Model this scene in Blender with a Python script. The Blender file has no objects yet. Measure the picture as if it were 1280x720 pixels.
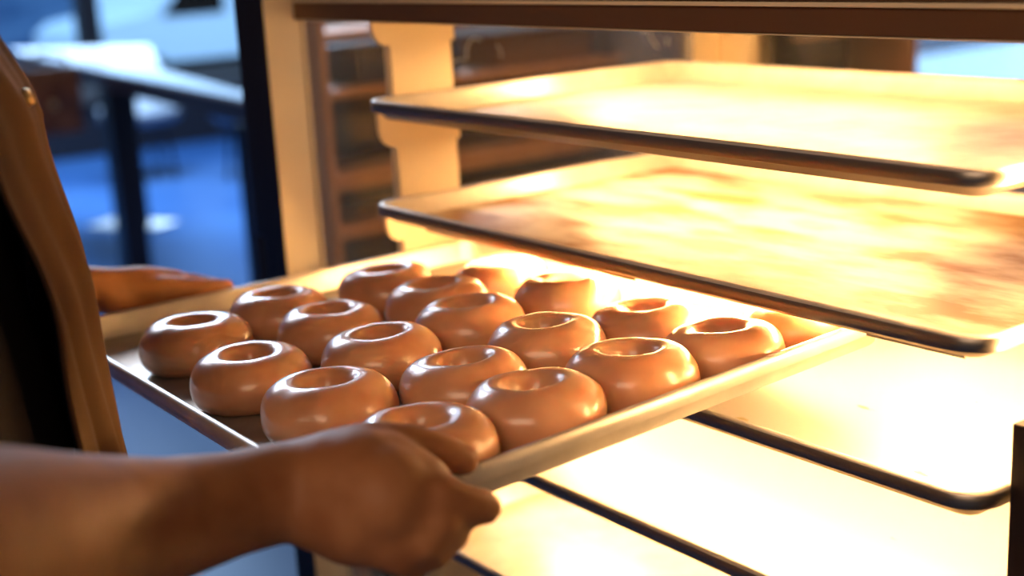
import bpy, bmesh, math, random
from mathutils import Vector, Matrix, noise
random.seed(7)
C = bpy.context.scene
COL = C.collection
H = 1.40            # height of the camera above the shop floor
PI = math.pi

# ---------------------------------------------------------------- camera
FPX = 1728.0
def cam_axes(pitch, roll, yaw):
    cp, sp = math.cos(pitch), math.sin(pitch)
    fw = Vector((-math.sin(yaw)*cp, math.cos(yaw)*cp, -sp))
    r = Vector((math.cos(yaw), math.sin(yaw), 0)); u = r.cross(fw)
    c, s = math.cos(roll), math.sin(roll)
    return c*r + s*u, -s*r + c*u, fw
CR, CU, CF = cam_axes(.24826, -.05301, .93387)
CP = Vector((0, 0, H))
def V(u, v, d):      # a point d metres deep along the view axis
    return CP + (CR*((u-640)/FPX) - CU*((v-360)/FPX) + CF)*d
cd = bpy.data.cameras.new('camera'); cam = bpy.data.objects.new('camera', cd); COL.objects.link(cam)
m = Matrix((CR, CU, -CF)).transposed().to_4x4(); m.translation = CP
cam.matrix_world = m
cd.sensor_width = 36; cd.lens = 36*FPX/1280; cd.clip_start = .02; cd.clip_end = 200
cd.dof.use_dof = True; cd.dof.focus_distance = .93; cd.dof.aperture_fstop = 3.6
C.camera = cam

# ---------------------------------------------------------------- materials
def mat(name, col, rough=.5, metal=0., **k):
    m = bpy.data.materials.new(name); m.use_nodes = True
    b = m.node_tree.nodes['Principled BSDF']
    b.inputs['Base Color'].default_value = (*col, 1)
    b.inputs['Roughness'].default_value = rough
    b.inputs['Metallic'].default_value = metal
    for kk, v in k.items():
        b.inputs[kk.replace('_', ' ')].default_value = v
    return m
def nodes(m): return m.node_tree.nodes, m.node_tree.links, m.node_tree.nodes['Principled BSDF']
def noise_col(m, c1, c2, scale=5, detail=4, lo=.4, hi=.6, stretch=(1,1,1), bump=0, rough=None, loc=(0,0,0)):
    N, L, B = nodes(m)
    tc = N.new('ShaderNodeTexCoord'); mp = N.new('ShaderNodeMapping'); nz = N.new('ShaderNodeTexNoise'); rp = N.new('ShaderNodeValToRGB')
    mp.inputs['Scale'].default_value = stretch; mp.inputs['Location'].default_value = loc
    L.new(tc.outputs['Object'], mp.inputs['Vector']); L.new(mp.outputs[0], nz.inputs['Vector'])
    nz.inputs['Scale'].default_value = scale; nz.inputs['Detail'].default_value = detail
    rp.color_ramp.elements[0].position = lo; rp.color_ramp.elements[1].position = hi
    rp.color_ramp.elements[0].color = (*c1, 1); rp.color_ramp.elements[1].color = (*c2, 1)
    L.new(nz.outputs[0], rp.inputs[0]); L.new(rp.outputs[0], B.inputs['Base Color'])
    if bump:
        bp = N.new('ShaderNodeBump'); bp.inputs['Strength'].default_value = bump; bp.inputs['Distance'].default_value = .002
        L.new(nz.outputs[0], bp.inputs['Height']); L.new(bp.outputs[0], B.inputs['Normal'])
    if rough:
        mr = N.new('ShaderNodeMapRange'); mr.inputs['To Min'].default_value = rough[0]; mr.inputs['To Max'].default_value = rough[1]
        L.new(nz.outputs[0], mr.inputs[0]); L.new(mr.outputs[0], B.inputs['Roughness'])
    return m
def emis(name, col, s):
    m = bpy.data.materials.new(name); m.use_nodes = True
    N = m.node_tree.nodes; N.clear(); e = N.new('ShaderNodeEmission'); o = N.new('ShaderNodeOutputMaterial')
    e.inputs[0].default_value = (*col, 1); e.inputs[1].default_value = s
    m.node_tree.links.new(e.outputs[0], o.inputs[0]); return m
def glass(name, tint=(1,1,1), rough=.02, haze=0.0):
    m = bpy.data.materials.new(name); m.use_nodes = True
    N = m.node_tree.nodes; L = m.node_tree.links; N.clear()
    o = N.new('ShaderNodeOutputMaterial'); t = N.new('ShaderNodeBsdfTransparent'); g = N.new('ShaderNodeBsdfGlossy')
    f = N.new('ShaderNodeFresnel'); mx = N.new('ShaderNodeMixShader')
    t.inputs[0].default_value = (*tint, 1); g.inputs['Roughness'].default_value = rough; f.inputs[0].default_value = 1.5
    L.new(f.outputs[0], mx.inputs[0]); L.new(t.outputs[0], mx.inputs[1]); L.new(g.outputs[0], mx.inputs[2])
    if haze:
        d = N.new('ShaderNodeBsdfDiffuse'); d.inputs[0].default_value = (.8,.8,.8,1); m2 = N.new('ShaderNodeMixShader')
        nz = N.new('ShaderNodeTexNoise'); nz.inputs['Scale'].default_value = 9; nz.inputs['Detail'].default_value = 6
        tc = N.new('ShaderNodeTexCoord'); L.new(tc.outputs['Object'], nz.inputs['Vector'])
        mr = N.new('ShaderNodeMapRange'); mr.inputs['From Min'].default_value = .4; mr.inputs['From Max'].default_value = .75
        mr.inputs['To Min'].default_value = haze*.3; mr.inputs['To Max'].default_value = haze
        L.new(nz.outputs[0], mr.inputs[0]); L.new(mr.outputs[0], m2.inputs[0])
        L.new(mx.outputs[0], m2.inputs[1]); L.new(d.outputs[0], m2.inputs[2]); L.new(m2.outputs[0], o.inputs[0])
    else: L.new(mx.outputs[0], o.inputs[0])
    return m

M = {}
M['alu'] = noise_col(mat('tray_aluminium', (.8,.76,.68), .40, .38), (.66,.62,.54), (.84,.80,.72), 22, 6, .3, .6, (1,1,1), .05)
def stained(name, stain, lo, hi, scale, seed, base=(.84,.80,.72), stretch=(1,2.2,1), metal=.45):
    return noise_col(mat(name, (.8,.76,.68), .4, metal), stain, base, scale, 7, lo, hi, stretch, .05, None, (seed,seed*.7,0))
M['tray_burnt'] = stained('tray_burnt_film', (.36,.21,.10), .40, .58, 9, 3.1, (.80,.72,.58), (1,2.4,1), .18)
M['tray_drips'] = stained('tray_glaze_drips', (.60,.52,.24), .27, .31, 26, 1.7)
M['tray_drips2'] = stained('tray_glaze_drips_sparse', (.62,.50,.26), .23, .27, 30, 5.2)
M['tray_used'] = noise_col(mat('tray_used_grey', (.5,.47,.42), .42, .35), (.34,.31,.26), (.56,.53,.46), 16, 6, .35, .65, (1,1,1), .08)
M['rail_metal'] = noise_col(mat('case_pale_metal', (.82,.74,.6), .45, .1), (.90,.73,.48), (.95,.80,.56), 4, 3, .3, .7, (1,1,.2))
M['dark_metal'] = mat('case_dark_metal', (.016,.010,.010), .42, .2)
M['brown_metal'] = mat('case_bronze_metal', (.16,.085,.045), .5, .3)
M['glass'] = glass('case_glass', (.96,.96,.96), .03, .03)
M['glass_side'] = glass('case_side_glass', (.94,.92,.90), .18, .012)
M['scratch'] = mat('scratch_white', (.85,.8,.75), .7)
M['lamp'] = emis('lamp_tube_light', (1., .54, .20), 78)
M['tray_outer_shade'] = mat('tray_outer_shaded', (.34,.31,.28), .42, .92)  # darker than the pan: shade of the unlit rim put into the colour
M['lamp_side_added'] = emis('added_side_tube_light', (1., .54, .20), 190)
M['lamp_added'] = emis('added_tube_light', (1., .54, .20), 190)
M['lamp_house'] = mat('lamp_housing', (.5,.45,.38), .5, .3)

# glazed doughnut
dm = mat('doughnut_glaze', (.56,.25,.115), .30, 0, Coat_Weight=.6, Coat_Roughness=.21, Subsurface_Weight=.4, Subsurface_Scale=.014)
nodes(dm)[2].inputs['Subsurface Radius'].default_value = (1, .45, .2)
noise_col(dm, (.72,.345,.18), (.82,.445,.25), 28, 4, .35, .65, (1,1,1), .3)
M['donut'] = dm
M['crumb'] = mat('glaze_crumb', (.62,.36,.22), .35, 0, Coat_Weight=.5)
sk = mat('skin', (.36,.15,.06), .6, 0, Subsurface_Weight=.15, Subsurface_Scale=.01)
nodes(sk)[2].inputs['Subsurface Radius'].default_value = (1, .4, .2)
noise_col(sk, (.35,.135,.05), (.44,.19,.075), 34, 5, .35, .65, (1,1,1), .25)
M['skin'] = sk
M['nail'] = mat('fingernail', (.60,.33,.24), .3)
M['hair'] = mat('hair_dark', (.02,.012,.008), .5)
M['apron'] = noise_col(mat('apron_brown_cloth', (.16,.07,.02), .85), (.02,.010,.005), (.15,.068,.02), 6, 5, .3, .7, (2,2,.5), .2)  # dark streaks put the shade between folds into the cloth colour
M['shirt'] = mat('shirt_black_cloth', (.014,.012,.012), .85)
M['trousers'] = mat('trousers_black', (.012,.012,.014), .85)
M['brass'] = mat('brass_snap', (.75,.55,.25), .35, .8)
M['shoe'] = mat('shoe_black', (.01,.01,.01), .4)

# ---------------------------------------------------------------- helpers
def link(name, me, m=None, parent=None, smooth=False):
    o = bpy.data.objects.new(name, me); COL.objects.link(o)
    if m is not None:
        for k in (m if isinstance(m, (list, tuple)) else [m]): me.materials.append(k)
    if parent is not None: o.parent = parent
    if smooth:
        for p in me.polygons: p.use_smooth = True
    return o
def bm_obj(name, bm, m, parent=None, smooth=False):
    bmesh.ops.recalc_face_normals(bm, faces=bm.faces)
    me = bpy.data.meshes.new(name); bm.to_mesh(me); bm.free()
    return link(name, me, m, parent, smooth)
def box(bm, x0, x1, y0, y1, z0, z1, bev=0):
    g = bmesh.ops.create_cube(bm, size=1)
    vs = g['verts']
    for v in vs:
        v.co = Vector(((x0+x1)/2 + v.co.x*(x1-x0), (y0+y1)/2 + v.co.y*(y1-y0), (z0+z1)/2 + v.co.z*(z1-z0)))
    if bev:
        es = list({e for v in vs for e in v.link_edges})
        bmesh.ops.bevel(bm, geom=es, offset=bev, segments=2, affect='EDGES', profile=.6)
def abox(name, x0, x1, y0, y1, z0, z1, m, parent=None, bev=0):   # z measured from the camera height
    bm = bmesh.new(); box(bm, x0, x1, y0, y1, z0+H, z1+H, bev)
    return bm_obj(name, bm, m, parent)
def cyl(bm, a, b, r, r2=None, seg=20):
    a, b = Vector(a), Vector(b); d = b-a
    q = d.to_track_quat('Z', 'Y').to_matrix().to_4x4(); q.translation = (a+b)/2
    bmesh.ops.create_cone(bm, cap_ends=True, segments=seg, radius1=r, radius2=(r if r2 is None else r2), depth=d.length, matrix=q)
def empty(name, loc, label, cat, group=None):
    o = bpy.data.objects.new(name, None); COL.objects.link(o); o.location = loc; o.empty_display_size = .1
    o['label'] = label; o['category'] = cat
    if group: o['group'] = group
    bpy.context.view_layer.update()
    return o
def adopt(o, root):             # keep the world position of a mesh built in world space
    o.parent = root; o.matrix_parent_inverse = Matrix.Translation(-root.location); return o
def tag(o, label, cat, group=None):
    o['label'] = label; o['category'] = cat
    if group: o['group'] = group
    return o
def struct(o): o['kind'] = 'structure'; return o
def sm(o, ang=40):
    for p in o.data.polygons: p.use_smooth = True
    try:
        o.data.set_sharp_from_angle(angle=math.radians(ang))
    except Exception: pass
    return o

# ---------------------------------------------------------------- shop shell
X0, X1, Y0, Y1, ZC = -11., 3., -3.5, 6.2, 1.5
M['floor'] = noise_col(mat('shop_floor', (.20,.24,.30), .34, Specular_IOR_Level=.10), (.018,.065,.19), (.035,.10,.25), 1.3, 4, .35, .65, (1,1,1), 0, (.30,.5))
M['wall'] = mat('shop_wall', (.22,.16,.12), .8)
M['wall_dark'] = mat('shop_wall_dark', (.03,.028,.03), .7)
M['ceil'] = mat('shop_ceiling', (.30,.28,.26), .9)
M['frame'] = mat('window_frame_black', (.008,.008,.012), .4)
M['winglass'] = glass('window_glass', (.93,.97,1.), .02)
struct(abox('floor', X0, X1, Y0, Y1, -1.5, -1.4, M['floor']))
struct(abox('ceiling', X0, X1, Y0, Y1, ZC, ZC+.1, M['ceil']))
struct(abox('wall_rear', X0, X1, Y0-.1, Y0, -1.4, ZC, M['wall']))
struct(abox('wall_right', X1, X1+.1, Y0, Y1, -1.4, ZC, M['wall']))
SILL = -.93; HEAD = 1.2
bm = bmesh.new()
box(bm, X0-.15, X0, Y0, Y1, -1.4+H, SILL+H); box(bm, X0-.15, X0, Y0, Y1, HEAD+H, ZC+H); box(bm, X0-.15, X0, Y0, -.6, SILL+H, HEAD+H)
box(bm, X0-.15, X0, Y1-.35, Y1, SILL+H, HEAD+H)
struct(bm_obj('wall_left', bm, M['wall_dark']))
bm = bmesh.new()
WX0, WX1 = -5.3, -2.2
box(bm, X0, WX0, Y1, Y1+.15, 0, ZC+H); box(bm, WX1, X1, Y1, Y1+.15, 0, ZC+H)
box(bm, WX0, WX1, Y1, Y1+.15, 0, -.95+H); box(bm, WX0, WX1, Y1, Y1+.15, 1.1+H, ZC+H)
struct(bm_obj('wall_back', bm, M['wall']))
# windows
def window(name, fixed, a0, a1, z0, z1, mull, axis):
    bm = bmesh.new(); t = .07
    def b(p0, p1, q0, q1):
        if axis == 'x': box(bm, fixed-.10, fixed+.03, p0, p1, q0+H, q1+H)
        else: box(bm, p0, p1, fixed-.03, fixed+.10, q0+H, q1+H)
    b(a0, a1, z0, z0+t); b(a0, a1, z1-t, z1); b(a0, a0+t, z0, z1); b(a1-t, a1, z0, z1)
    for mm, w in mull: b(mm-w/2, mm+w/2, z0, z1)
    o = struct(bm_obj(name, bm, M['frame']))
    bm = bmesh.new()
    if axis == 'x': box(bm, fixed-.045, fixed-.035, a0+t, a1-t, z0+t+H, z1-t+H)
    else: box(bm, a0+t, a1-t, fixed+.035, fixed+.045, z0+t+H, z1-t+H)
    g = bm_obj('window_glass', bm, M['winglass'], o)
    return o
window('window_1', X0, -.6, Y1-.35, SILL, HEAD, [(4.08,.17), (1.6,.12)], 'x')
window('window_2', Y1, WX0, WX1, -.95, 1.1, [(-3.2,.08)], 'y')
struct(abox('baseboard_left', X0, X0+.03, Y0, Y1, -1.4, -1.28, M['frame']))

# ---------------------------------------------------------------- outside the window
M['asphalt'] = mat('street_asphalt', (.10,.12,.15), .7)
M['van_white'] = mat('van_white_paint', (.75,.82,.88), .35)
M['van_glass'] = mat('van_dark_glass', (.10,.19,.30), .15)
M['tyre'] = mat('tyre_black', (.02,.02,.02), .8)
M['facade_blue'] = noise_col(mat('facade_slate', (.05,.11,.22), .8), (.035,.09,.2), (.10,.19,.33), .8, 3, .4, .6, (1,1,3))
st = abox('street', -60, X0-.2, -40, 40, -1.75, -1.6, M['asphalt']); struct(st)
# parked van: side profile (y,z) extruded along x
def van(loc):
    root = empty('car', loc, 'pale car parked in the street, blurred beyond the shop window', 'car')
    L, Hh, W = 5.6, 2.3, 1.9
    prof = [(0,.35),(0,1.15),(.25,1.35),(1.15,1.5),(1.75,2.15),(2.0,2.28),(5.5,2.3),(5.6,2.2),(5.6,.35),(5.05,.35),(4.9,.62),(4.6,.75),(4.3,.62),(4.15,.35),(1.55,.35),(1.4,.62),(1.1,.75),(.8,.62),(.65,.35)]
    K = .64; prof = [(p*K, q*K) for p, q in prof]
    bm = bmesh.new()
    a = [bm.verts.new((0, p, q)) for p, q in prof]; b = [bm.verts.new((-W, p, q)) for p, q in prof]
    bm.faces.new(a); bm.faces.new(b[::-1])
    for i in range(len(prof)):
        j = (i+1) % len(prof); bm.faces.new((a[i], b[i], b[j], a[j]))
    body = bm_obj('body', bm, M['van_white'], root)
    bm = bmesh.new()
    v = [bm.verts.new((.012, p, q)) for p, q in [(1.35*K,1.42*K),(1.85*K,2.02*K),(2.6*K,2.05*K),(2.6*K,1.42*K)]]; bm.faces.new(v)
    bmesh.ops.solidify(bm, geom=bm.faces[:], thickness=.01)
    bm_obj('side_window', bm, M['van_glass'], root)
    for y in (1.1*K, 4.6*K):
        bm = bmesh.new(); cyl(bm, (.02, y, .24), (-.20, y, .24), .24, seg=28); w = bm_obj('wheel', bm, M['tyre'], root)
        bm = bmesh.new(); cyl(bm, (.035, y, .24), (.02, y, .24), .14, seg=20); bm_obj('hubcap', bm, M['van_white'], w)
    return root
van((-15.5, 5.75, -1.6+H))
def facade(loc, w, h, label, m, wins):
    root = empty('building', loc, label, 'building')
    bm = bmesh.new(); box(bm, -4, 0, 0, w, 0, h); bm_obj('wall', bm, m, root)
    for (y, z, ww, hh) in wins:
        bm = bmesh.new(); box(bm, 0, .06, y, y+ww, z, z+hh); f = bm_obj('window', bm, M['frame'], root)
        bm = bmesh.new(); box(bm, .06, .08, y+.08, y+ww-.08, z+.08, z+hh-.08); bm_obj('pane', bm, M['van_glass'], f)
    bm = bmesh.new(); box(bm, -4.1, .15, -.1, w+.1, h, h+.25); bm_obj('roof_edge', bm, M['van_white'], root)
    return root
facade((-24, -3.1, -1.6+H), 12.2, 6.5, 'dark blue street facade seen through the window behind the worker', M['facade_blue'],
       [(1+3*i, 1.2, 1.7, 1.9) for i in range(4)])

# ---------------------------------------------------------------- table, seats, chair
M['table_top'] = mat('table_white_laminate', (.80,.82,.86), .18)
M['table_edge'] = mat('table_oxblood_edge', (.035,.010,.010), .5)
M['grey_seat'] = mat('grey_vinyl', (.22,.24,.27), .5)
M['wood'] = noise_col(mat('walnut_wood', (.25,.10,.04), .5), (.38,.17,.07), (.50,.25,.10), 5, 5, .3, .7, (1,6,1))
tr = empty('table', (-5.8, 2.3, 0), 'white topped dark edged table by the window, behind the display case', 'table')
poly = [(-7.75,2.40),(-7.0,2.87),(-6.88,2.86),(-6.07,2.54),(-5.62,2.37),(-5.40,2.28),(-3.98,2.015),(-3.72,1.96),(-3.70,1.93),(-3.83,1.93),(-5.75,2.145),(-6.05,2.195),(-6.25,2.20)]
def prism(name, pts, z0, z1, m, bev=0):
    bm = bmesh.new()
    a = [bm.verts.new((x, y, z0+H)) for x, y in pts]; b = [bm.verts.new((x, y, z1+H)) for x, y in pts]
    bm.faces.new(a[::-1]); bm.faces.new(b)
    for i in range(len(pts)):
        j = (i+1) % len(pts); bm.faces.new((a[i], a[j], b[j], b[i]))
    if bev:
        bmesh.ops.recalc_face_normals(bm, faces=bm.faces)
        bmesh.ops.bevel(bm, geom=[e for e in bm.edges if abs(e.verts[0].co.z-e.verts[1].co.z) < 1e-5], offset=bev, segments=2, affect='EDGES')
    return bm_obj(name, bm, m)
adopt(prism('table_top', poly, -.465, -.45, M['table_top'], .004), tr)
adopt(prism('table_edge', [(x*.999, y) for x, y in poly], -.53, -.466, M['table_edge']), tr)
def leg(x, y, w):
    bm = bmesh.new(); box(bm, x-w/2, x+w/2, y-w/2, y+w/2, 0, -.53+H, .008)
    return adopt(bm_obj('leg', bm, M['frame']), tr)
leg(-5.78, 2.22, .11); leg(-7.0, 2.75, .07); leg(-4.05, 1.98, .07)
def stool(x, y, label, cat='stool'):
    r = empty('low_stool', (x, y, 0), label, cat)
    bm = bmesh.new()
    for s in range(2):
        pass
    bmesh.ops.create_cone(bm, cap_ends=True, segments=32, radius1=.26, radius2=.26, depth=.14, matrix=Matrix.Translation((0,0,.43)))
    bmesh.ops.bevel(bm, geom=[e for e in bm.edges if abs(e.verts[0].co.z-e.verts[1].co.z) < 1e-5], offset=.03, segments=3, affect='EDGES')
    bm_obj('seat_cushion', bm, M['grey_seat'], r, True)
    for i in range(4):
        a = PI/4 + i*PI/2; bm = bmesh.new(); cyl(bm, (.2*math.cos(a), .2*math.sin(a), 0), (.15*math.cos(a), .15*math.sin(a), .36), .014, seg=10)
        bm_obj('leg', bm, M['frame'], r)
stool(-8.6, 3.45, 'larger grey round stool beneath the white topped table')
stool(-8.0, 3.95, 'second grey round stool, nearer the display case post')
# bench under the window
b = empty('bench', (-10.2, 4.5, 0), 'low black bench along the wall under the window', 'bench')
adopt(abox('seat', -10.4, -9.9, 3.0, 5.9, -1.02, -.93, M['wall_dark'], None, .01), b)
adopt(abox('backrest', -10.6, -10.42, 3.0, 5.9, -1.4, -.88, M['wall_dark'], None, .01), b)
adopt(abox('plinth', -10.35, -9.95, 3.1, 5.8, -1.4, -1.02, M['frame']), b)
# brown bag hung on the end of the table
bc = V(60, 124, 5.80)
bag = empty('shoulder_bag', bc, 'brown leather shoulder bag hanging at the end of the white topped table', 'bag')
M['leather'] = noise_col(mat('bag_leather', (.16,.06,.02), .5), (.13,.05,.018), (.22,.09,.03), 9)
def bagpart(name, sx, sy, z0, z1, m, bev, dx=0):
    bm = bmesh.new(); box(bm, dx-sx/2, dx+sx/2, -sy/2, sy/2, z0, z1, bev); o = bm_obj(name, bm, M[m], bag, True); return o
bagpart('bag_body', .09, .26, -.15, .13, 'leather', .02)
bagpart('flap', .012, .25, -.02, .135, 'leather', .005, .052)
bagpart('buckle', .008, .03, -.035, -.005, 'brass', .002, .060)
bm = bmesh.new()
capsule_pts = [(0, -.11, .12), (0, -.09, .17), (0, .0, .19), (0, .09, .17), (0, .11, .12)]
for p, q_ in zip(capsule_pts, capsule_pts[1:]): cyl(bm, p, q_, .009, seg=10)
bm_obj('strap', bm, M['leather'], bag, True)
# pale sheet added on the floor for the window's bright reflection
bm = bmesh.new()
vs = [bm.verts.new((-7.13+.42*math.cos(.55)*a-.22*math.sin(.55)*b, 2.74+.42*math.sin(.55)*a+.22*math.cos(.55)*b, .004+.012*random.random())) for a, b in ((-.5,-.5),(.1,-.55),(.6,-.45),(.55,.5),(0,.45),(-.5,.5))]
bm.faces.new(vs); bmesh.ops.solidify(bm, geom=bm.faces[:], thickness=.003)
tag(bm_obj('floor_light_patch', bm, mat('light_patch_white', (.85,.84,.8), .7)), 'pale sheet standing in for the window reflection on the shop floor beside the table leg', 'light patch')

# ---------------------------------------------------------------- display case
case = empty('display_case', (-.88, 1.0, 0), 'glass sided pastry display case with pale metal frame and shelf brackets', 'display case')
def cb(name, x0, x1, y0, y1, z0, z1, m, bev=.0015, label=None, par=None):
    o = abox(name, x0, x1, y0, y1, z0, z1, M[m], None, bev)
    if par is None: adopt(o, case)
    else:
        o.parent = par
    if label: o['label'] = label
    return o
YF = .67
# left front post: outer skin coloured dark for its unlit front, pale inner jamb with a glazing groove
fp = cb('front_post', -1.358, -1.3125, YF, .712, -1.3, .12, 'dark_metal', .001, 'dark post face')
cb('door_jamb', -1.3125, -1.311, YF+.001, .7115, -1.3, -.048, 'rail_metal', .0004, 'pale inner jamb')
cb('glazing_strip', -1.318, -1.3085, .7135, .7165, -1.3, -.06, 'rail_metal', .0005)
hp = cb('hinge_plate', -1.384, -1.358, .672, .70, -.308, .12, 'dark_metal', .004, 'dark hinge plate ending halfway up the post')
# right front post
cb('front_post', -.40, -.355, YF, .712, -1.3, .12, 'dark_metal', .001)
# top rails
cb('top_rail', -1.311, -.40, .705, .73, -.0715, -.054, 'brown_metal', .0008, 'bronze front rail')
cb('rail_lip', -1.311, -.40, .700, .73, -.0535, -.0505, 'rail_metal', .0005, 'pale lip above the bronze rail')
cb('top_rail', -1.311, -.40, .704, .73, -.050, .12, 'brown_metal', .001)
cb('rail_edge_trim', -1.311, -.40, .7045, .73, -.0726, -.0718, 'rail_metal', .0002)
cb('top_panel', -1.356, -.355, .73, 1.40, .06, .12, 'lamp_house', .002)
cb('side_rail', -1.345, -1.3115, .715, 1.33, .03, .12, 'brown_metal')
cb('side_rail', -.40, -.366, .715, 1.33, .03, .12, 'brown_metal')
# back corner posts
cb('back_post', -1.335, -1.311, 1.285, 1.3325, -1.3, .06, 'rail_metal')
cb('back_post_return', -1.335, -1.262, 1.333, 1.375, -1.3, .06, 'rail_metal')
cb('back_post', -.40, -.36, 1.333, 1.375, -1.3, .06, 'rail_metal')
# glass
cb('side_glass', -1.318, -1.3125, .717, 1.284, -.93, .03, 'glass_side', 0)
cb('side_glass', -.385, -.379, .715, 1.33, -.93, .03, 'glass', 0)
bg = cb('back_glass', -1.262, -.40, 1.352, 1.358, -.93, .06, 'glass', 0)
# base
cb('base_cabinet', -1.355, -.356, .73, 1.375, -1.36, -.95, 'dark_metal', .004)
bm = bmesh.new(); box(bm, -1.33, -.38, .76, 1.35, 0, .04); adopt(bm_obj('plinth', bm, M['frame']), case)
cb('deck', -1.308, -.41, .72, 1.33, -.949, -.935, 'rail_metal')

# tray levels: rim height (top), shelf trays
TX0, TX1, TD = -1.1284, -.4520, .3993
LV = [-.1414, -.2402, -.3391, -.4497, -.5646]
RHS = [.0175, .0165, .019, .020, .020]
# uprights
def upright(x0, x1, y0, y1, z1): return cb('shelf_upright', x0, x1, y0, y1, -.935, z1, 'rail_metal', .001)
upright(-1.211, -1.1985, .750, .825, .06)
cb('shelf_upright', -.4485, -.425, .697, .765, -.935, -.296, 'dark_metal', .001, 'short dark upright at the right')  # unlit front face put into the dark colour
cb('shelf_upright', -.4485, -.435, 1.02, 1.09, -.935, .03, 'rail_metal')
# brackets: cheek plate with rounded lower front corner and a ledge under the tray
def bracket(zb, left=True):
    bm = bmesh.new()
    x0, x1 = ((-1.1985, -1.1935) if left else (-.4495, -.4435))
    pts = [(.826, 0), (.727, 0), (.7275, -.016)]
    for i in range(7):
        a = PI + i*(PI/2)/6; pts.append((.7455+.018*math.cos(a), -.021+.020*math.sin(a)))
    pts += [(.76, -.041), (.826, -.041)]
    a_ = [bm.verts.new((x0, y, zb+z+H)) for y, z in pts]; b_ = [bm.verts.new((x1, y, zb+z+H)) for y, z in pts]
    bm.faces.new(a_); bm.faces.new(b_[::-1])
    for i in range(len(pts)):
        j = (i+1) % len(pts); bm.faces.new((a_[i], b_[i], b_[j], a_[j]))
    if left: box(bm, -1.1985, -1.108, .727, 1.09, zb-.003+H, zb+H)
    else: box(bm, -.472, -.4495, .700, 1.09, zb-.003+H, zb+H)
    return adopt(bm_obj('shelf_bracket', bm, M['rail_metal']), case)
for i, z in enumerate(LV):
    bracket(z-RHS[i]-.0012)
    if i >= 3: bracket(z-RHS[i]-.0012, False)
bracket(-.058)
# heat lamps under every level
def lamp(z, k):
    yc = (.925, .925, .815, .87, .85)[k]
    bm = bmesh.new(); box(bm, -1.1985, -.452, yc-.02, yc+.02, z+.006+H, z+.010+H, .001)
    if k < 2: box(bm, -1.1985, -.452, yc-.0215, yc-.02, z-.008+H, z+.008+H)
    h = adopt(bm_obj('lamp_housing', bm, M['lamp_house']), case)
    for x in (-1.11, {0: -.66, 1: -.66, 2: -.61}.get(k, -.46)):
        box_ = bmesh.new(); box(box_, x-.012, x+.012, yc-.012, yc+.012, z-.006+H, z+.006+H, .002)
        o = bm_obj('lamp_holder', box_, M['lamp_house'], h)
    bm = bmesh.new(); cyl(bm, (-1.098, yc, z+H), ({0: -.672, 1: -.672, 2: -.62}.get(k, -.47), yc, z+H), .0055, seg=16)
    o = bm_obj('lamp_tube', bm, M['lamp'], h)
for k, z in enumerate([-.078, LV[0]-.037, LV[1]-.0285, LV[2]-.036, LV[3]-.037]): lamp(z, k)

bm = bmesh.new(); box(bm, -.600, -.492, .712, .736, LV[1]-RHS[1]-.0045+H, LV[1]-RHS[1]-.0015+H, .0003); box(bm, -.568, -.492, .7105, .712, LV[1]-RHS[1]-.0115+H, LV[1]-RHS[1]-.0015+H)  # short tube with front flange, added to brighten the right-rim doughnuts
h = adopt(bm_obj('lamp_housing', bm, M['lamp_house']), case)
bm = bmesh.new(); cyl(bm, (-.572, .724, LV[1]-RHS[1]-.0085+H), (-.498, .724, LV[1]-RHS[1]-.0085+H), .0035, seg=12); bm_obj('lamp_tube', bm, M['lamp_added'], h)
# slim tubes added under the second shelf to brighten doughnuts and the tray below
zt = LV[1]-RHS[1]-.0020
for x0, x1, y, zz in ((-1.09, -.80, .722, .0042), (-.785, -.615, .735, .0036), (-.70, -.47, .93, .0042)):
    bm = bmesh.new(); box(bm, x0-.004, x1+.004, y-.010, y+.010, zt-.0012+H, zt+.0005+H)
    if x1 < -.79: box(bm, x0-.004, x1+.004, y-.0115, y-.010, zt-.0105+H, zt+H)
    h = adopt(bm_obj('lamp_housing', bm, M['lamp_house']), case)
    bm = bmesh.new(); cyl(bm, (x0, y, zt-zz+H), (x1, y, zt-zz+H), .0024, seg=12); bm_obj('lamp_tube', bm, M['lamp_added'], h)
# upright tube added out of view behind the right post, lights jamb and doughnuts
bm = bmesh.new(); box(bm, -.400, -.392, .722, .752, -.935+H, .06+H, .001)
h = adopt(bm_obj('lamp_housing', bm, M['lamp_house']), case)
bm = bmesh.new(); cyl(bm, (-.408, .737, -.90+H), (-.408, .737, .03+H), .006, seg=14); bm_obj('lamp_tube', bm, M['lamp_side_added'], h)

cb('added_light_shield', -.424, -.398, .7145, .7165, -.935, .06, 'dark_metal', .0003)  # unseen strip added to keep the upright tube's light off the forearm
# scratches and wiped marks on the side pane
def squiggle(pts, r=.0004):
    cu = bpy.data.curves.new('smear', 'CURVE'); cu.dimensions = '3D'; cu.bevel_depth = r; cu.bevel_resolution = 1
    s = cu.splines.new('NURBS'); s.points.add(len(pts)-1)
    for p, (y, z) in zip(s.points, pts): p.co = (-1.3118, y, z+H, 1)
    s.use_endpoint_u = True
    o = bpy.data.objects.new('tmp', cu); COL.objects.link(o)
    dg = bpy.context.evaluated_depsgraph_get(); me = bpy.data.meshes.new_from_object(o.evaluated_get(dg))
    bpy.data.objects.remove(o)
    o2 = link('glass_smear', me, None); me.materials.clear(); me.materials.append(M['scratch']); adopt(o2, case); o2['label'] = 'white scratch mark on the glass'
squiggle([(.905,-.134),(.915,-.131),(.925,-.136),(.922,-.124),(.928,-.112),(.938,-.108),(.945,-.114)], .0007)
squiggle([(.967,-.120),(.975,-.128),(.972,-.136)], .0006)
squiggle([(1.195,-.125),(1.203,-.118),(1.208,-.128),(1.214,-.140),(1.222,-.146)], .0008)
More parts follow.
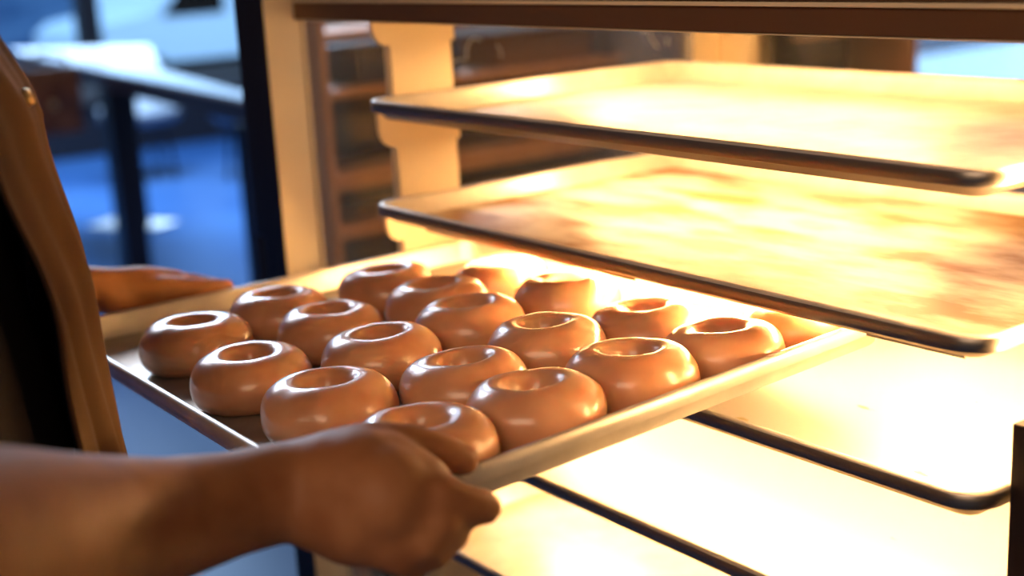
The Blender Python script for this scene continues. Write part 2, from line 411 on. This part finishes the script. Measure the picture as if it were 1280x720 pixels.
squiggle([(1.235,-.138),(1.243,-.133),(1.238,-.145)], .0006)
squiggle([(.885,-.139),(.893,-.134)], .0005)

# ---------------------------------------------------------------- sheet trays
def rr_loop(w, d, r, inset, n=8):
    pts = []; r2 = max(r-inset, .004)
    for (cx, cy, a0) in ((w-r-0, d-r, 0), (r, d-r, PI/2), (r, r, PI), (w-r, r, 3*PI/2)):
        for i in range(n+1):
            a = a0 + i*(PI/2)/n
            ccx = (w-inset-r2) if cx > w/2 else inset+r2; ccy = (d-inset-r2) if cy > d/2 else inset+r2
            pts.append((ccx+r2*math.cos(a), ccy+r2*math.sin(a)))
    return pts
def tray_mesh(w, d, h, mapf, r=.030, sl=1.):
    # (inset, height) from the middle of the pan over the rim and back underneath
    prof = [(.030,-h),(.0165,-h+.0003),(.0145,-h+.0015),(.0075,-.0035),(.0062,-.0006),(.0045,.0006),(.0018,.0006),(0,-.0012),(0,-.0100),(.0016,-.0108),(.0036,-.0100),(.0066,-.0098),(.0135,-h),(.0165,-h-.0010)]
    bm = bmesh.new(); loops = []
    for ins, z in prof:
        ins = ins if ins < .005 else .005+(ins-.005)*sl
        loops.append([bm.verts.new(mapf(x, y, z)) for x, y in rr_loop(w, d, r, ins)])
    n = len(loops[0])
    for a, b in zip(loops, loops[1:]):
        for i in range(n):
            j = (i+1) % n; bm.faces.new((a[i], a[j], b[j], b[i]))
    # floor as a grid-less fan is fine: it is flat
    f1 = bm.faces.new(loops[0]); f2 = bm.faces.new(loops[-1][::-1])
    bmesh.ops.recalc_face_normals(bm, faces=bm.faces)
    # floor panel: everything inside the wall foot gets the second material
    for f in bm.faces:
        f.smooth = True
    f1.material_index = 1; f1.smooth = False; f2.smooth = False
    for f in bm.faces:
        if len(f.verts) == 4 and all(v in set(loops[0]) | set(loops[1]) for v in f.verts): f.material_index = 1
    lv = {v: k for k, l in enumerate(loops) for v in l}
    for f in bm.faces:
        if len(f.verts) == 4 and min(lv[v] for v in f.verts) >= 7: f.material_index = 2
    f2.material_index = 0
    me = bpy.data.meshes.new('sheet_tray'); bm.to_mesh(me); bm.free(); return me
W = TX1-TX0
labels = [('topmost empty sheet tray in the display case, pan floor brightly lit', 'alu'),
          ('empty sheet tray with brown scorched film, on the shelf directly above the doughnuts', 'tray_burnt'),
          ('empty sheet tray with yellowish drips, level just below the held doughnut tray', 'tray_drips'),
          ('empty sheet tray with a few drips, second level below the held doughnut tray', 'tray_drips2'),
          ('lowest visible empty sheet tray, below the hand gripping the doughnut tray', 'alu')]
for z, (lb, mm), RH in zip(LV, labels, RHS):
    me = tray_mesh(W, TD, RH, lambda x, y, zz: Vector((x, y, zz)), .024)
    o = link('sheet_tray', me, [M['alu'], M[mm], M['tray_outer_shade']]); o.location = (TX0, YF, z+H)
    tag(o, lb, 'tray', 'empty sheet trays on the case shelves')
# held tray, slightly tilted and not quite square
FL, FR, BR, BL = Vector((-1.217,.379,-.318)), Vector((-.585,.327,-.283)), Vector((-.610,.800,-.2765)), Vector((-1.184,.832,-.309))
TN = (FR-FL).cross(BL-FL).normalized()
ORG = FL + Vector((0,0,H))
def held(x, y, z):
    a, b_ = x/.63, y/.46
    p = FL*(1-a)*(1-b_) + FR*a*(1-b_) + BR*a*b_ + BL*(1-a)*b_
    return p + TN*z + Vector((0,0,H)) - ORG
me = tray_mesh(.63, .46, .021, held, .028, .45)
ht = link('sheet_tray', me, [M['alu'], M['tray_used'], M['alu']]); ht.location = ORG
tag(ht, 'sheet tray full of glazed doughnuts, held level by the worker with both hands', 'tray')

# ---------------------------------------------------------------- doughnuts
def donut_mesh(seed):
    rnd = random.Random(seed); nu, nv = 72, 36
    R, rx, rz = .0248, .0212, .0208
    bm = bmesh.new(); g = []
    o1, o2, o3 = rnd.random()*10, rnd.random()*6.28, rnd.random()*6.28
    for i in range(nu):
        u = 2*PI*i/nu; row = []
        k = 1 + .022*math.cos(2*u+o2) + .012*math.cos(3*u+o3)
        for j in range(nv):
            v = 2*PI*j/nv; c, s = math.cos(v), math.sin(v)
            # superellipse section, flattened bottom
            cc = math.copysign(abs(c)**.97, c); ss = math.copysign(abs(s)**.95, s)
            zz = rz*ss
            if zz < 0: zz *= .97
            rr = R*k + (rx if c > 0 else .0125)*cc*(1.0 if c > 0 else (.98+.06*math.cos(3*u+o2))) + (-.0014*ss*c if c > 0 else 0)
            zz *= 1 + .03*math.cos(u+o3)
            p = Vector((rr*math.cos(u), rr*math.sin(u), zz))
            n_ = noise.noise(p*38 + Vector((o1, 0, 0)))*.0013 + noise.noise(p*90 + Vector((0, o1, 0)))*.0004
            p += Vector((math.cos(u)*c, math.sin(u)*c, s))*n_
            p.z = max(p.z, -.0178); row.append(bm.verts.new((p.x, p.y, p.z+.0180)))
        g.append(row)
    for i in range(nu):
        for j in range(nv):
            a = (i+1) % nu; b = (j+1) % nv
            bm.faces.new((g[i][j], g[a][j], g[a][b], g[i][b]))
    bmesh.ops.recalc_face_normals(bm, faces=bm.faces)
    me = bpy.data.meshes.new('glazed_doughnut'); bm.to_mesh(me); bm.free()
    for p in me.polygons: p.use_smooth = True
    me.materials.append(M['donut']); return me
dmesh = [donut_mesh(s) for s in range(6)]
D = [((-1.026,.437,-.3251), 'doughnut at the far left of the tray, nearest the left front corner'),
     ((-.8865,.4172,-.3175), 'second doughnut along the tray front, counted from the left corner'),
     ((-.7683,.414,-.3108), 'large doughnut at the tray front, left neighbour of the one beside the gripping hand'),
     ((-.644,.4075,-.3036), 'doughnut nearest the gripping hand, its front hidden behind thumb and knuckles'),
     ((-1.0582,.5303,-.3254), 'doughnut right beside the resting left hand, behind the front left one'),
     ((-.9548,.5233,-.3196), 'doughnut in the second row, second from the left rim'),
     ((-.8469,.5038,-.3138), 'doughnut in the middle of the second row, third from the left rim'),
     ((-.733,.4998,-.3074), 'doughnut in the second row, left neighbour of the one at the right rim'),
     ((-.648,.4925,-.3026), 'large doughnut at the right rim, directly behind the one by the hand'),
     ((-1.0546,.6389,-.3233), 'doughnut in the far left back of the tray, its hole barely visible'),
     ((-.953,.627,-.3176), 'doughnut in the third row, directly right of the dim far left one'),
     ((-.868,.600,-.3135), 'doughnut in the third row, between two others, third from the left'),
     ((-.7611,.5921,-.3074), 'doughnut in the third row, fourth from the left rim'),
     ((-.653,.578,-.3015), 'doughnut third along the right rim from the gripping hand'),
     ((-.9797,.7143,-.3179), 'glowing orange doughnut in the back row, leftmost under the lamp'),
     ((-.8678,.6995,-.3117), 'glowing white topped doughnut in the back row, second from the left'),
     ((-.7481,.6774,-.3052), 'pale lit doughnut in the back row, left of the yellow one at the rim'),
     ((-.655,.665,-.3002), 'yellow lit doughnut at the right rim, directly in front of the half hidden one'),
     ((-.658,.7490,-.2978), 'half hidden doughnut in the back right corner, under the scorched shelf tray')]
zq = Vector((0,0,1)).rotation_difference(TN).to_matrix().to_4x4()
for i, (p, lb) in enumerate(D):
    o = bpy.data.objects.new('glazed_doughnut', dmesh[i % 6]); COL.objects.link(o)
    s = random.Random(i).uniform(.965, .99)
    if i in (16, 17, 18): s *= .97
    o.matrix_world = Matrix.Translation(Vector(p)+Vector((0,0,H))+TN*(-.0016)) @ zq @ Matrix.Rotation(i*1.7, 4, 'Z') @ Matrix.Diagonal((s, s, s*(1.03 if i < 15 else (1.03, .93, .90, .84)[i-15]), 1))
    tag(o, 'glazed ' + lb, 'doughnut', 'glazed doughnuts on the held tray')
# blobs of spilled glaze on the pan
def crumb(p, s, lb):
    bm = bmesh.new(); bmesh.ops.create_icosphere(bm, subdivisions=3, radius=s)
    for v in bm.verts: v.co *= 1+.35*noise.noise(v.co*300+Vector(p)*9); v.co.z *= .6
    for v in bm.verts: v.co.z = max(v.co.z, -s*.3)+s*.3
    o = bm_obj('glaze_drop', bm, M['crumb'], None, True)
    o.matrix_world = Matrix.Translation(Vector(p)+Vector((0,0,H))) @ zq; tag(o, lb, 'glaze drop')
crumb((-.983,.470,-.3232), .006, 'small drop of dried glaze on the pan between the two leftmost front doughnuts')

# ---------------------------------------------------------------- blurred wooden rack outside the side glass
rk = empty('wooden_shelf_rack', (-2.2, 1.7, 0), 'open walnut shelf rack seen blurred through the side glass of the case', 'shelf rack')
def rb(name, *a, m='wood', bev=.003): return adopt(abox(name, *a, M[m], None, bev), rk)
for z0, z1 in ((-.152,-.140), (-.252,-.238), (-.410,-.384), (-.496,-.474), (-.62,-.60), (-.9,-.86), (-1.3,-1.26)):
    rb('shelf_board', -2.24, -2.06, 1.165, 2.72, z0, z1)
rb('side_panel', -2.24, -2.06, 1.15, 1.165, -1.4, -.05); rb('side_panel', -2.25, -2.05, 2.72, 2.74, -1.4, -.05)
rb('back_panel', -2.25, -2.24, 1.15, 2.74, -1.4, -.21, m='dark_metal')
M['kraft'] = mat('box_brown_card', (.20,.10,.05), .7); M['tin'] = mat('tin_slate', (.035,.045,.10), .4, .3)
def gbox(y0, y1, z0, z1, m, lb):
    bm = bmesh.new(); box(bm, -2.22, -2.10, y0, y1, z0+.0005+H, z1+H, .006)
    r = empty('bakery_box', (-2.2, (y0+y1)/2, z0+H), lb, 'box', 'boxes on the wooden rack')
    adopt(bm_obj('box_body', bm, M[m]), r)
    bm = bmesh.new(); box(bm, -2.223, -2.097, y0-.003, y1+.003, z1-.018+H, z1+.003+H, .003); adopt(bm_obj('lid', bm, M[m]), r)
gbox(1.25, 1.46, -.238, -.175, 'tin', 'slate tin on the rack, seen dark through the glass beside the front post')
gbox(1.55, 1.78, -.238, -.180, 'kraft', 'brown card box on the rack, behind the scratched glass')
gbox(1.82, 2.02, -.238, -.185, 'tin', 'second slate tin on the rack, right of the brown card box')
# ---------------------------------------------------------------- the worker
person = empty('person', (-.88, .08, 0), 'person in a brown apron holding the doughnut tray with both hands', 'person')
def surf(bm, rows):       # closed tube from rings with pole points at both ends
    vr = [[bm.verts.new(p) for p in r] for r in rows]
    for r0, r1 in zip(vr, vr[1:]):
        n = max(len(r0), len(r1))
        for i in range(n):
            j = (i+1) % n
            if len(r0) == 1: bm.faces.new((r0[0], r1[j], r1[i]))
            elif len(r1) == 1: bm.faces.new((r0[i], r0[j], r1[0]))
            else: bm.faces.new((r0[i], r0[j], r1[j], r1[i]))
def capsule(bm, a, b, ra, rb_):   # tapered limb segment; the voxel remesh welds the segments to one skin
    a, b = Vector(a), Vector(b); d = (b-a).normalized()
    x = d.orthogonal().normalized(); y = d.cross(x); n = 24
    rows = [[a-d*ra]]
    for k in range(1, 7):
        t = -PI/2 + k*PI/2/6; c, s_ = a+d*ra*math.sin(t), ra*math.cos(t)
        rows.append([c+(x*math.cos(2*PI*i/n)+y*math.sin(2*PI*i/n))*s_ for i in range(n)])
    for k in range(0, 6):
        t = k*PI/2/6; c, s_ = b+d*rb_*math.sin(t), rb_*math.cos(t)
        rows.append([c+(x*math.cos(2*PI*i/n)+y*math.sin(2*PI*i/n))*s_ for i in range(n)])
    rows.append([b+d*rb_]); surf(bm, rows)
def chain(bm, pts):
    for (p, r), (q, s) in zip(pts, pts[1:]): capsule(bm, p, q, r, s)
def blob(bm, c, axes, radii):    # oriented ellipsoid
    x, y, z = [Vector(a).normalized()*r for a, r in zip(axes, radii)]; c = Vector(c); n = 32; rows = [[c-z]]
    for k in range(1, 20):
        t = -PI/2 + k*PI/20
        rows.append([c+z*math.sin(t)+(x*math.cos(2*PI*i/n)+y*math.sin(2*PI*i/n))*math.cos(t) for i in range(n)])
    rows.append([c+z]); surf(bm, rows)
def uvd(l): return [(V(u, v, d), r) for u, v, d, r in l]
bm = bmesh.new()
P3 = lambda x, y, z: Vector((x, y, z+H))
# trunk core, neck, head
hc = P3(-.87, .13, .235)
chain(bm, [(P3(-.87,.09,-.5), .115), (P3(-.87,.08,-.25), .115), (P3(-.87,.06,-.05), .105)])
chain(bm, [(P3(-.74,.06,-.01), .055), (P3(-.87,.06,.0), .075), (P3(-1.0,.07,-.01), .055)])
chain(bm, [(P3(-.87,.06,.02), .055), (P3(-.87,.095,.14), .052)])
blob(bm, hc, ((1,0,0),(0,1,-.3),(0,.3,1)), (.074,.094,.112))
blob(bm, hc+Vector((0,.045,-.055)), ((1,0,0),(0,1,0),(0,0,1)), (.052,.05,.055))
capsule(bm, hc+Vector((0,.085,.0)), hc+Vector((0,.108,-.035)), .009, .013)          # nose
capsule(bm, hc+Vector((-.02,.088,-.068)), hc+Vector((.02,.088,-.068)), .007, .007)      # lips
for s in (-1, 1):
    blob(bm, hc+Vector((s*.074,-.005,-.015)), ((1,0,0),(0,1,0),(0,0,1)), (.01,.018,.03))
    blob(bm, hc+Vector((s*.03,.078,.008)), ((1,0,0),(0,1,0),(0,0,1)), (.014,.012,.009))
# legs
for s in (-1, 1):
    chain(bm, [(P3(-.87+s*.09,.08,-.5), .085), (P3(-.87+s*.10,.09,-.93), .055), (P3(-.87+s*.11,.06,-1.32), .038)])
    chain(bm, [(P3(-.87+s*.11,.05,-1.35), .034), (P3(-.87+s*.115,.16,-1.37), .024)])
# right arm (nearest the camera): shoulder, elbow, wrist
sh_r = P3(-.705, .06, -.01)
EL = V(-330, 745, .455)
arm_r = [(sh_r, .055), (sh_r.lerp(EL, .5), .050), (EL, .046)] + uvd([(-130,716,.515,.0485),(0,692,.575,.0455),(100,672,.628,.0385),(200,652,.672,.0315),(290,630,.702,.0268),(360,613,.722,.0262)])
chain(bm, arm_r)
# right hand: back of the hand faces the camera, fingers fold under the pan, thumb on top of the rim
WR = V(375,612,.725)
chain(bm, uvd([(360,614,.724,.026),(405,608,.722,.0280),(450,606,.716,.0300)]))
chain(bm, uvd([(395,625,.720,.026),(450,640,.712,.0285),(495,650,.710,.0215)]))
chain(bm, uvd([(430,585,.722,.0190),(480,586,.722,.0200),(520,612,.716,.0200)]))
chain(bm, uvd([(420,600,.718,.0260),(480,620,.706,.0270),(520,632,.707,.0180)]))
chain(bm, uvd([(440,650,.712,.0240),(485,668,.708,.0190)]))
# thumb: leaves the thumb side of the palm and lies forward over the rim
chain(bm, uvd([(415,575,.728,.0165),(462,557,.733,.0135),(512,555,.742,.0112),(552,566,.750,.0108),(579,575,.756,.0092)]))
# index: first joint forward along the outside of the rim, tip showing blunt
chain(bm, uvd([(505,612,.706,.0135),(548,619,.704,.0120),(580,628,.711,.0098),(606,634,.722,.0096)]))
# middle, ring, little: knuckle then folded under the tray
chain(bm, uvd([(500,636,.704,.0130),(549,650,.702,.0110),(565,668,.718,.0095),(552,678,.742,.0088)]))
chain(bm, uvd([(485,658,.706,.0115),(530,677,.702,.0108),(544,691,.718,.0092),(532,695,.742,.0085)]))
chain(bm, uvd([(455,674,.710,.0105),(498,697,.704,.0094),(516,706,.716,.0084),(510,706,.736,.0078)]))
# left arm and hand on the far rim
sh_l = P3(-1.035, .07, -.01); el = P3(-1.215, .165, -.235)
wl = V(98, 361, 1.285)
chain(bm, [(sh_l, .054), (sh_l.lerp(el, .5), .047), (el, .041), (el.lerp(wl, .45), .036), (wl, .0225)])
chain(bm, uvd([(98,362,1.285,.0225),(140,362,1.300,.0210),(180,358,1.318,.0200),(214,356,1.334,.0160)]))
chain(bm, uvd([(135,370,1.290,.0175),(180,368,1.310,.0150)]))
chain(bm, uvd([(165,364,1.300,.0140),(205,361,1.310,.0125),(245,360,1.325,.0100),(284,357,1.345,.0072)]))   # thumb along the rim
chain(bm, uvd([(205,354,1.340,.0135),(240,354,1.358,.0100),(268,358,1.372,.0086),(278,366,1.378,.0080)]))   # index
for k, (u0, dd) in enumerate(((185, 0), (165, -.012), (148, -.022))):   # three fingers folded under the pan, outside the rim
    a = V(u0, 358, 1.330+dd); dwn = Vector((.0, .004, -.034)); und = Vector((.030, .0, -.012))
    chain(bm, [(a, .0115), (a+dwn, .0098), (a+dwn+und, .0088), (a+dwn+und+Vector((.018,0,.003)), .0078)])
me = bpy.data.meshes.new('body'); bm.to_mesh(me); bm.free()
tmp = bpy.data.objects.new('body', me); COL.objects.link(tmp)
r = tmp.modifiers.new('r', 'REMESH'); r.mode = 'VOXEL'; r.voxel_size = .0034; r.use_smooth_shade = True
s_ = tmp.modifiers.new('s', 'SMOOTH'); s_.factor = .5; s_.iterations = 5
dg = bpy.context.evaluated_depsgraph_get(); me2 = bpy.data.meshes.new_from_object(tmp.evaluated_get(dg))
bpy.data.objects.remove(tmp)
body = link('body', me2, None, None, True); me2.materials.clear(); me2.materials.append(M['skin']); adopt(body, person)
# eyes, hair
for s in (-1, 1):
    bm = bmesh.new(); bmesh.ops.create_uvsphere(bm, u_segments=16, v_segments=10, radius=.010, matrix=Matrix.Translation(hc+Vector((s*.03,.084,.008))))
    adopt(bm_obj('eye', bm, M['hair'], None, True), person)
bm = bmesh.new(); blob(bm, hc+Vector((0,-.022,.022)), ((1,0,0),(0,1,-.3),(0,.3,1)), (.084,.098,.112))
adopt(bm_obj('hair', bm, M['hair'], None, True), person)
# thumbnails on the near hand
# loft for clothes
def loft(name, rings, m, a0=0, a1=2*PI, n=96, fold=None, thick=0, parent=person):
    bm = bmesh.new(); rows = []; full = abs(a1-a0-2*PI) < 1e-6
    cnt = n if full else n+1
    for (z, cx, cy, hx, hy) in rings:
        row = []
        for i in range(cnt):
            a = a0+(a1-a0)*i/n
            f = 1 + (fold(a, z) if fold else 0)
            row.append(bm.verts.new((cx+hx*f*math.cos(a), cy+hy*f*math.sin(a), z+H)))
        rows.append(row)
    for r0, r1 in zip(rows, rows[1:]):
        for i in range(cnt if full else cnt-1):
            j = (i+1) % cnt; bm.faces.new((r0[i], r0[j], r1[j], r1[i]))
    bmesh.ops.recalc_face_normals(bm, faces=bm.faces)
    if thick: bmesh.ops.solidify(bm, geom=bm.faces[:], thickness=thick)
    return adopt(bm_obj(name, bm, m, None, True), parent)
def interp(keys, n):
    out = []
    for i in range(n):
        z = keys[0][0] + (keys[-1][0]-keys[0][0])*i/(n-1)
        for k0, k1 in zip(keys, keys[1:]):
            if k0[0] >= z >= k1[0]-1e-9:
                t = (k0[0]-z)/(k0[0]-k1[0]); t = t*t*(3-2*t)
                out.append(tuple([z]+[k0[j]+(k1[j]-k0[j])*t for j in range(1, 5)])); break
    return out
shirt_keys = [(.07,-.87,.06,.062,.060), (.035,-.87,.065,.13,.09), (-.015,-.87,.075,.168,.125), (-.12,-.87,.095,.178,.152), (-.30,-.87,.105,.178,.165), (-.46,-.87,.10,.180,.165), (-.56,-.87,.095,.182,.160)]
shirt = loft('shirt', interp(shirt_keys, 40), M['shirt'], fold=lambda a, z: .012*math.sin(5*a+9*z)+.008*math.sin(11*a-14*z), thick=.002)
for (a, b, c, ra, rb_) in ((sh_r, sh_r.lerp(EL, .3), None, .066, .060), (sh_l, sh_l.lerp(el, .38), None, .064, .058)):
    bm = bmesh.new(); chain(bm, [(a, ra), (b, rb_)]); s2 = bm_obj('sleeve', bm, M['shirt'], None, True); adopt(s2, person)
bm = bmesh.new(); chain(bm, [(sh_l, .067), (P3(-.87,.062,.0), .086), (sh_r, .069)])
adopt(bm_obj('shirt_yoke', bm, M['shirt'], None, True), person)
def afold(a, z):
    k = min(1, max(0, (.06-z)*2.2))
    w = a + .35*math.sin(z*5)
    return k*(.026*math.sin(7*w+2.2*z) + .038*math.sin(15*w-5*z+1) + .024*math.sin(33*w+8*z))
ap_keys = [(.03,-.87,.085,.115,.125), (-.015,-.87,.095,.165,.155), (-.09,-.87,.105,.182,.168), (-.20,-.87,.112,.188,.178), (-.34,-.87,.115,.192,.184), (-.48,-.87,.12,.20,.192), (-.70,-.87,.12,.215,.20), (-1.0,-.87,.12,.235,.21)]
apron = loft('apron', interp(ap_keys, 90), M['apron'], a0=.72, a1=PI-.72, n=150, fold=afold, thick=.0025)
# brass snap where the bib meets the strap
bpy.context.view_layer.update(); dg = bpy.context.evaluated_depsgraph_get()
o_ = CP; d_ = (V(33, 122, 1.)-CP).normalized()
hit, loc, nor, *_ = C.ray_cast(dg, o_, d_)
if hit:
    bm = bmesh.new(); cyl(bm, loc-nor*.001, loc+nor*.003, .0055, .0045, seg=20); adopt(bm_obj('brass_snap', bm, M['brass'], None, True), person)
# apron neck straps
for s in (-1, 1):
    bm = bmesh.new()
    pts = [P3(-.87+s*.095,.185,-.03), P3(-.87+s*.085,.14,.045), P3(-.87+s*.06,.05,.075), P3(-.87+s*.03,-.02,.075)]
    for p, q in zip(pts, pts[1:]): capsule(bm, p, q, .008, .008)
    adopt(bm_obj('apron_strap', bm, M['apron'], None, True), person)
# trousers and shoes
for s in (-1, 1):
    bm = bmesh.new(); chain(bm, [(P3(-.87+s*.09,.085,-.5), .10), (P3(-.87+s*.10,.09,-.93), .078), (P3(-.87+s*.11,.06,-1.31), .062)])
    adopt(bm_obj('trouser_leg', bm, M['trousers'], None, True), person)
    bm = bmesh.new(); blob(bm, P3(-.87+s*.113,.12,-1.355), ((1,0,0),(0,1,0),(0,0,1)), (.048,.135,.045))
    for v in bm.verts: v.co.z = max(v.co.z, .001)
    adopt(bm_obj('shoe', bm, M['shoe'], None, True), person)

# ---------------------------------------------------------------- light
w = bpy.data.worlds.new('world'); C.world = w; w.use_nodes = True
wb = w.node_tree.nodes['Background']; wb.inputs[0].default_value = (.36, .64, 1.0, 1); wb.inputs[1].default_value = 1.5
def area(name, loc, target, size, power, col, spread=180):
    l = bpy.data.lights.new(name, 'AREA'); l.shape = 'RECTANGLE'; l.size, l.size_y = size; l.energy = power; l.color = col; l.spread = math.radians(spread)
    o = bpy.data.objects.new(name, l); COL.objects.link(o); o.location = loc
    o.rotation_euler = (Vector(target)-Vector(loc)).to_track_quat('-Z', 'Y').to_euler(); return o
# warm fill from the shop ceiling lights behind the camera; the rest are added
area('fill_light', (.9, -1.9, ZC+H-.03), (-.7, .5, 1.0), (2.8, 1.8), 58, (1., .66, .42))
area('fill_light', (-1.55, 2.2, ZC+H-.4), (-2.2, 1.7, 1.0), (.5, .8), 13, (1., .58, .28))  # added to brighten the wooden rack, no fixture there
area('fill_light', (-4.4, 1.7, ZC+H-.03), (-.9, .5, 1.1), (2.6, 1.6), 9, (.86, .89, 1.), 46)  # added cool backlight, repeats the window's glint on the glaze
area('fill_light', (-7.5, 3.0, ZC+H-.03), (-7.5, 3.1, 0), (2.5, 2.0), 300, (.45, .68, 1.))  # added blue light to lift the floor near the window

C.view_settings.view_transform = 'Standard'; C.view_settings.look = 'None'
C.view_settings.exposure = .75; C.view_settings.gamma = 1; C.view_settings.use_curve_mapping = False
C.cycles.max_bounces = 8; C.cycles.transparent_max_bounces = 12; C.cycles.use_denoising = True
C.cycles.sample_clamp_indirect = 6
C.cycles.caustics_reflective = False; C.cycles.caustics_refractive = False
